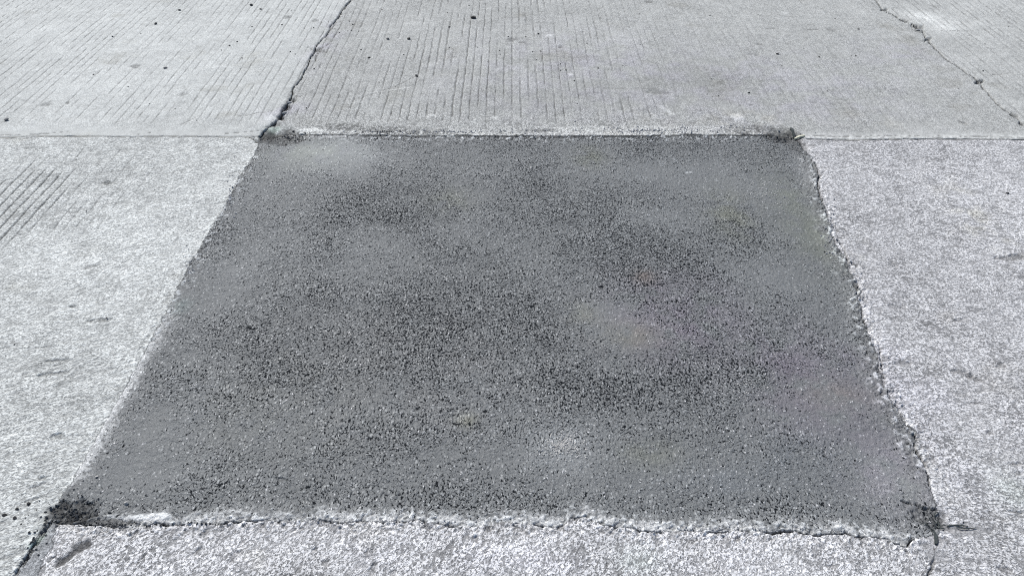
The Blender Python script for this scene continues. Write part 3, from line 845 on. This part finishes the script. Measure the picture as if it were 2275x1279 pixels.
def cut_out(name, code, mat, parent=None):
    sel = face_reg == code
    quads = quads_all[sel]
    # open edges of this region, wound so that the skirt faces outwards
    pad = np.zeros((NR + 1, NC + 1), bool)
    pad[1:-1, 1:-1] = sel
    edges = []
    s = sel & ~pad[0:-2, 1:-1]; edges.append(np.stack([vid[:-1, :-1][s], vid[:-1, 1:][s]], 1))
    s = sel & ~pad[2:, 1:-1]; edges.append(np.stack([vid[1:, 1:][s], vid[1:, :-1][s]], 1))
    s = sel & ~pad[1:-1, 0:-2]; edges.append(np.stack([vid[1:, :-1][s], vid[:-1, :-1][s]], 1))
    s = sel & ~pad[1:-1, 2:]; edges.append(np.stack([vid[:-1, 1:][s], vid[1:, 1:][s]], 1))
    edges = np.concatenate(edges)
    used = np.unique(quads)
    remap = np.full(NR * NC, -1, np.int64)
    remap[used] = np.arange(len(used))
    rimv = np.unique(edges)
    low = np.full(NR * NC, -1, np.int64)
    low[rimv] = len(used) + np.arange(len(rimv))
    c = pos[rimv].copy()
    mid = pos[used].mean(0)
    d = mid[None] - c
    c[:, :2] += 0.004 * d[:, :2] / np.maximum(np.linalg.norm(d[:, :2], axis=1, keepdims=True), 1e-6)
    c[:, 2] = -0.18
    src = np.concatenate([used, rimv])
    P_ = np.concatenate([pos[used], c])
    sk = np.stack([remap[edges[:, 1]], remap[edges[:, 0]], low[edges[:, 0]], low[edges[:, 1]]], 1)
    fq = np.concatenate([remap[quads], sk]).astype(np.int32)
    me = bpy.data.meshes.new(name)
    me.vertices.add(len(P_))
    me.vertices.foreach_set('co', P_.ravel())
    me.loops.add(fq.size)
    me.loops.foreach_set('vertex_index', fq.ravel())
    me.polygons.add(len(fq))
    me.polygons.foreach_set('loop_start', np.arange(0, fq.size, 4, dtype=np.int32))
    me.update(calc_edges=True)
    for an, data in (('albedo', alb4), ('wear', wear)):
        a = me.attributes.new(an, 'FLOAT_COLOR', 'POINT')
        a.data.foreach_set('color', data[src].ravel())
    a = me.attributes.new('grain', 'FLOAT_VECTOR', 'POINT')
    a.data.foreach_set('vector', grain[src].ravel())
    me.polygons.foreach_set('use_smooth', np.ones(len(fq), bool))
    me.materials.append(mat)
    o = bpy.data.objects.new(name, me)
    scene.collection.objects.link(o)
    o.parent = parent
    return o


ground_me = bpy.data.meshes.new('ground')
ground_me.from_pydata([(-300, -300, -0.19), (300, -300, -0.19), (300, 300, -0.19), (-300, 300, -0.19)], [], [(0, 1, 2, 3)])
ground_me.materials.append(M_EARTH)
ground = bpy.data.objects.new('ground', ground_me)
scene.collection.objects.link(ground)
props(ground, kind='structure')

pavement = bpy.data.objects.new('pavement', None)
scene.collection.objects.link(pavement)
props(pavement, kind='structure')
for code, lab in ((TL, 'pale grooved slab left of the long crack'), (TM, 'grooved grey slab behind the dark patch'), (TR, 'faintly grooved slab beyond the thin crack'),
                  (LE, 'rough white slab left of the dark patch'), (RI, 'speckled slab right of the dark patch'), (BO, 'white flecked slab in front of the dark patch')):
    s_ = cut_out('concrete_slab', code, CONCRETE, pavement)
    s_['label'] = lab
f_ = cut_out('joint_filler', FI, CONCRETE, pavement)
f_['label'] = 'smooth grey mortar strip in the joint'
patch = cut_out('asphalt_patch', PA, ASPHALT)
props(patch, 'dark grey asphalt repair filling the rectangular hole in the concrete', 'asphalt patch')


# ------------------------------------------------------------------ loose stones and bits
def stone_mesh(name, seed, mat, n=16, flat=0.6, long=1.3):
    r = random.Random(seed)
    bm = bmesh.new()
    for _ in range(n):
        v = Vector((r.gauss(0, 1), r.gauss(0, 1), r.gauss(0, 1))).normalized() * r.uniform(0.78, 1.0)
        bm.verts.new((v.x * 0.5 * long, v.y * 0.5, v.z * 0.5 * flat))
    res = bmesh.ops.convex_hull(bm, input=bm.verts)
    bmesh.ops.delete(bm, geom=[e for e in res['geom_interior'] if isinstance(e, bmesh.types.BMVert)], context='VERTS')
    bmesh.ops.bevel(bm, geom=list(bm.edges), offset=0.035, segments=1, affect='EDGES')
    me = bpy.data.meshes.new(name)
    bm.to_mesh(me)
    bm.free()
    me.materials.append(mat)
    return me


MESHES = {k: [stone_mesh(nm, 40 * i + q, mt, 18, fl, lo) for q in range(4)] for i, (k, nm, mt, fl, lo) in enumerate(
    (('tar', 'bitumen_crumb', M_TAR, 0.65, 1.25), ('dark', 'pebble', M_DARK, 0.7, 1.2), ('grey', 'pebble', M_GREY, 0.6, 1.35), ('pale', 'pebble', M_PALE, 0.75, 1.15),
     ('chunk', 'concrete_chunk', M_CHUNK, 0.55, 1.5)))}
rr = random.Random(5)


def lay(px_, py_, size_px, kind, name, label, cat, group=None, sink=0.22, turn=None):
    wx, wy = (float(q) for q in at(px_, py_))
    s = size_px * px_m(px_, py_)
    o = bpy.data.objects.new(name, rr.choice(MESHES[kind]))
    scene.collection.objects.link(o)
    flat = {'tar': 0.65, 'dark': 0.7, 'grey': 0.6, 'pale': 0.75, 'chunk': 0.55}[kind]
    o.scale = (s, s * rr.uniform(0.8, 1.05), s * rr.uniform(0.85, 1.1))
    o.location = (wx, wy, ground_z(wx, wy) + s * flat * (0.5 - sink))
    o.rotation_euler = (rr.uniform(-.2, .2), rr.uniform(-.2, .2), rr.uniform(0, 6.28) if turn is None else turn)
    return props(o, label, cat, group)


# those one can point to
for a in ((1052, 41, 13, 'tar', 'pebble', 'largest black stone, alone near the far edge of the middle slab', 'stone'),
          (16, 267, 12, 'grey', 'pebble', 'grey stone on the left slab just behind the joint, by the photo\'s left edge', 'stone'),
          (368, 152, 9, 'grey', 'pebble', 'small flat grey stone among the grooves of the pale left slab', 'stone'),
          (908, 87, 10, 'tar', 'pebble', 'flat black chip left of the largest black stone, on the middle slab', 'stone'),
          (862, 88, 9, 'grey', 'pebble', 'flat grey chip just left of the flat black chip', 'stone'),
          (925, 169, 8, 'dark', 'pebble', 'dark stone at the upper end of the white scratch', 'stone'),
          (1196, 76, 6, 'tar', 'pebble', 'round black crumb above the broken spot right of the largest stone', 'stone'),
          (998, 60, 6, 'tar', 'pebble', 'black crumb between the flat black chip and the largest stone', 'stone'),
          (820, 129, 7, 'tar', 'pebble', 'oval black crumb right of the forked left crack', 'stone'),
          (559, 12, 9, 'dark', 'pebble', 'dark stone at the far edge of the pale left slab', 'stone'),
          (579, 21, 6, 'tar', 'pebble', 'thin black chip just right of the dark stone at the far edge', 'stone'),
          (346, 54, 8, 'dark', 'pebble', 'grey-black stone in the bright middle of the left slab', 'stone'),
          (399, 24, 7, 'dark', 'pebble', 'thin dark chip behind the bright middle of the left slab', 'stone'),
          (1727, 121, 7, 'tar', 'pebble', 'black chip on the smooth grey part right of the rake lines', 'stone'),
          (1907, 66, 5, 'tar', 'pebble', 'black crumb left of the hole in the thin right crack', 'stone'),
          (1820, 127, 5, 'tar', 'pebble', 'black crumb midway between the black chip and the thin right crack', 'stone'),
          (1664, 207, 6, 'dark', 'pebble', 'dark crumb behind the far right corner of the patch', 'stone'),
          (635, 319, 8, 'tar', 'pebble', 'black lump lying on the patch below its far left corner', 'stone'),
          (651, 290, 6, 'dark', 'pebble', 'dark crumb sitting on the white ledge at the far left corner', 'stone'),
          (279, 1115, 12, 'pale', 'pebble', 'white stone lying on the patch near its close left corner', 'stone'),
          (215, 1058, 8, 'pale', 'pebble', 'small pale stone by the left margin of the patch', 'stone'),
          (242, 1137, 8, 'dark', 'pebble', 'dark stone between the white stone and the close edge of the patch', 'stone'),
          (64, 1119, 9, 'tar', 'pebble', 'rightmost and farthest of the black stones left of the dark corner', 'stone'),
          (38, 1130, 9, 'tar', 'pebble', 'second black stone from the dark corner, on the left slab', 'stone'),
          (10, 1144, 11, 'tar', 'pebble', 'leftmost black stone beside the dark corner, at the photo edge', 'stone'),
          (33, 1150, 9, 'tar', 'pebble', 'middle black stone of the close row left of the dark corner', 'stone'),
          (66, 1183, 7, 'tar', 'pebble', 'lone black stone beside the open joint crack', 'stone'),
          (2238, 430, 7, 'tar', 'pebble', 'small black crumb on the speckled slab by the right photo edge', 'stone'),
          (1180, 371, 8, 'pale', 'pebble', 'tiny white chip lying on the far half of the patch', 'stone')):
    lay(*a)
# crumbs nothing tells apart, by the slab they lie on
for grp, lab, pts in (
        ('crumbs on the left grooved slab', 'tiny black crumb strewn on the pale grooved left slab', [(313, 75), (250, 82), (527, 93), (510, 102), (647, 25), (627, 56), (697, 62), (208, 167),
            (285, 193), (389, 242), (437, 268), (538, 130), (645, 115), (656, 121), (333, 230), (560, 60), (492, 112)]),
        ('crumbs on the middle slab', 'tiny black crumb strewn on the rake-lined middle slab', [(1042, 13), (994, 29), (849, 23), (998, 106), (802, 111), (776, 48), (784, 55), (797, 70), (773, 70), (781, 69),
            (1168, 82), (1129, 82), (1110, 113), (1111, 121), (1183, 116), (1201, 115), (1192, 133), (1304, 97), (1329, 152), (1257, 156), (1245, 157), (1276, 180), (1283, 231), (1421, 32),
            (1384, 146), (897, 122), (879, 193), (842, 183), (1422, 100), (744, 65), (754, 73), (698, 154), (681, 241), (1577, 35), (1684, 33), (1855, 42), (1901, 125), (1891, 125), (1785, 108),
            (1737, 147), (1733, 196), (1838, 203), (1582, 215), (1596, 214), (1571, 210), (2058, 154), (1686, 235), (1580, 175), (1060, 106), (1245, 143)]),
        ('crumbs beyond the right crack', 'tiny dark crumb on the slab beyond the thin right crack', [(2129, 197), (2188, 99), (2184, 158), (2240, 60)]),
        ('crumbs on the rough left slab', 'tiny black crumb on the rough slab left of the patch', [(169, 355), (192, 470), (237, 706), (32, 765), (13, 790)]),
        ('crumbs by the dark corner', 'tiny black crumb beside the dark close left corner of the patch', [(63, 1143), (82, 1132), (47, 1164), (88, 1112), (57, 1150)])):
    for (a_, b_) in pts:
        lay(a_, b_, rr.uniform(2.6, 4.6), 'tar', 'bitumen_crumb', lab, 'crumb', grp)
# pieces of slab edge broken off inside the left crack
for a in ((632, 252, 11, 'chunk', 'concrete_chunk', 'broken concrete piece wedged in the widest part of the left crack', 'concrete chunk', None, 0.3, 1.0),
          (643, 228, 12, 'chunk', 'concrete_chunk', 'loose concrete flake between the two forks of the left crack', 'concrete chunk', None, 0.42, 0.9),
          (703, 114, 8, 'chunk', 'concrete_chunk', 'small concrete flake at the upper fork of the left crack', 'concrete chunk', None, 0.4, 0.8),
          (2042, 66, 10, 'chunk', 'concrete_chunk', 'grey concrete bit sitting in the hole of the right crack', 'concrete chunk', None, 0.4, 0.2)):
    lay(*a)


def gravel(name, spots, mat, seed, label, rise=0.12):
    """many little stones as one heap that nobody could count"""
    r = random.Random(seed)
    bm = bmesh.new()
    for (cx, cy, rx, ry, n, lo, hi) in spots:
        for _ in range(n):
            a, q = r.uniform(0, 6.28), abs(r.gauss(0, 0.55))
            px_, py_ = cx + rx * q * math.cos(a), cy + ry * q * math.sin(a)
            wx, wy = (float(t) for t in at(px_, py_))
            s = r.uniform(lo, hi) * px_m(px_, py_)
            z = ground_z(wx, wy) + s * rise
            ring = []
            vs = [bm.verts.new((wx + s * 0.5 * Vector(d).normalized().x * r.uniform(.7, 1.1), wy + s * 0.5 * Vector(d).normalized().y * r.uniform(.7, 1.1),
                                z + s * 0.42 * Vector(d).normalized().z * r.uniform(.7, 1.1)))
                  for d in ((1, 0, .2), (.3, 1, 0), (-.8, .6, .1), (-.8, -.6, 0), (.3, -1, .2), (.2, .3, 1), (-.4, -.2, .9), (0, 0, -1))]
            bmesh.ops.convex_hull(bm, input=vs)
    me = bpy.data.meshes.new(name)
    bm.to_mesh(me)
    bm.free()
    me.materials.append(mat)
    o = bpy.data.objects.new(name, me)
    scene.collection.objects.link(o)
    return props(o, label, None, None, 'stuff')


gravel('gravel', [(160, 1138, 62, 24, 60, 3, 7), (115, 1128, 30, 16, 16, 3, 7), (270, 1163, 110, 6, 50, 3, 6), (100, 1165, 14, 26, 16, 3, 7), (75, 1205, 10, 40, 18, 3, 7), (190, 1110, 120, 60, 30, 3, 5),
                  (450, 1163, 150, 4, 40, 3, 6)], M_DARK, 3, 'loose black gravel in the hollow at the patch\'s close left corner')
gravel('gravel', [(640, 303, 60, 9, 36, 2.5, 5), (1735, 304, 50, 9, 34, 2.5, 5), (2066, 1150, 60, 46, 14, 3, 5), (860, 293, 80, 7, 30, 2.5, 4.5), (1250, 303, 450, 4, 40, 2, 4)], M_DARK, 4,
       'black grit in the far corners and right corner of the patch')
gravel('gravel', [(1250, 985, 62, 42, 230, 3, 6), (1700, 430, 90, 50, 40, 3, 4.5), (1660, 850, 200, 90, 70, 3, 5), (500, 900, 180, 110, 40, 3, 5)], M_PALE, 6,
       'pale stone chips bedded in the surface of the patch')


# worn pale stones left standing in staggered rows, like a tread print
rp = random.Random(21)
prints = []
for (cx, cy, nx, ny, dx, dy, sl) in ((1345, 690, 11, 7, 15, 9.5, 0.16), (1725, 640, 8, 7, 15, 9, 0.45)):
    for i in range(nx):
        for j in range(ny):
            u, v = i - (nx - 1) / 2 + 0.5 * (j % 2), j - (ny - 1) / 2
            if (u / (nx * 0.52)) ** 2 + (v / (ny * 0.55)) ** 2 < 1 and rp.random() > 0.18:
                prints.append((cx + u * dx + rp.uniform(-2, 2), cy + v * dy + u * dx * sl + rp.uniform(-1.5, 1.5), 0.5, 0.5, 1, 6.0, 9.0))
M_WORN = stone_material('worn_grey_stone', (0.27, 0.275, 0.28), 0.3, 0.7)
gravel('gravel', prints, M_WORN, 22, 'pale worn stones standing in a tread-like print right of the patch centre', -0.27)
gravel('gravel', [(1000, 293, 330, 9, 110, 2.5, 5), (1450, 290, 300, 11, 130, 2.5, 5.5), (1845, 500, 26, 120, 50, 3, 6), (1910, 660, 22, 110, 45, 3, 6), (1985, 900, 26, 120, 50, 3, 6),
                  (800, 1156, 500, 7, 90, 3, 6), (1600, 1174, 400, 9, 90, 3, 6), (510, 440, 20, 90, 40, 2.5, 5), (420, 600, 20, 90, 30, 2.5, 5)], M_CHUNK, 31,
       'pale concrete crumbs along the broken margins of the patch')


def blade(bm, p0, p1, w, lift, thick=0.002, bend=0.0):
    """a flat tapered strip with thickness, lying from p0 to p1 (photo pixels)"""
    (ax, ay), (bx_, by_) = [tuple(float(t) for t in at(*p)) for p in (p0, p1)]
    d = Vector((bx_ - ax, by_ - ay, 0))
    L = d.length
    d.normalize()
    n = Vector((-d.y, d.x, 0))
    rings = []
    za, zb = ground_z(ax, ay), ground_z(bx_, by_)
    for i in range(5):
        t = i / 4
        c = Vector((ax, ay, 0)) + d * L * t + n * bend * math.sin(t * 3.14)
        c.z = za + (zb - za) * t + 0.002 + lift * math.sin(min(t * 1.1, 1) * 3.0)
        ww = w * (0.45 + 0.55 * math.sin(0.4 + t * 2.4))
        rings.append([bm.verts.new(c + n * ww * sx * 0.5 + Vector((0, 0, thick * sz))) for sx, sz in ((-1, 0), (1, 0), (0.7, 1), (-0.7, 1))])
    for a, b in zip(rings[:-1], rings[1:]):
        for k in range(4):
            bm.faces.new((a[k], a[(k + 1) % 4], b[(k + 1) % 4], b[k]))
    bm.faces.new(rings[0][::-1])
    bm.faces.new(rings[-1])


def strips(name, blades, mat, label, cat):
    bm = bmesh.new()
    for b_ in blades:
        blade(bm, *b_)
    bmesh.ops.recalc_face_normals(bm, faces=bm.faces)
    me = bpy.data.meshes.new(name)
    bm.to_mesh(me)
    bm.free()
    me.materials.append(mat)
    o = bpy.data.objects.new(name, me)
    scene.collection.objects.link(o)
    return props(o, label, cat)


strips('splinter', [((1756, 287), (1765, 305), 0.012, 0.012, 0.006)], M_FIBRE, 'short dark splinter leaning at the far right corner of the patch', 'splinter')
strips('splinter', [((1766, 306), (1787, 303), 0.012, 0.004, 0.006)], M_WOOD, 'pale straw-coloured splinter beside the dark one at the far right corner', 'splinter')
strips('twig', [((2104, 1167), (2150, 1169), 0.0035, 0.0, 0.0012, 0.003), ((2124, 1170), (2168, 1172), 0.0025, 0.0, 0.0012, -0.003)], M_FIBRE,
       'dark twig lying sideways off the close right corner', 'twig')
strips('twig', [((2072, 1176), (2078, 1209), 0.009, 0.001, 0.003, 0.004)], M_FIBRE, 'short dark twig pointing down from the close right corner', 'twig')
rb = random.Random(9)
tuft = []
for k in range(13):
    a = rb.uniform(0, 6.28)
    r0, r1 = rb.uniform(0, 10), rb.uniform(12, 30)
    c = (2072 + rb.gauss(0, 9), 1160 + rb.gauss(0, 9))
    tuft.append(((c[0] + r0 * math.cos(a), c[1] + 0.7 * r0 * math.sin(a)), (c[0] + r1 * math.cos(a), c[1] + 0.7 * r1 * math.sin(a)), rb.uniform(0.0018, 0.004), rb.uniform(0.0, 0.003), 0.001,
                 rb.uniform(-0.006, 0.006)))
strips('fibre_clump', tuft, M_FIBRE, 'flattened dark clump of fibres at the close right corner of the patch', 'debris')
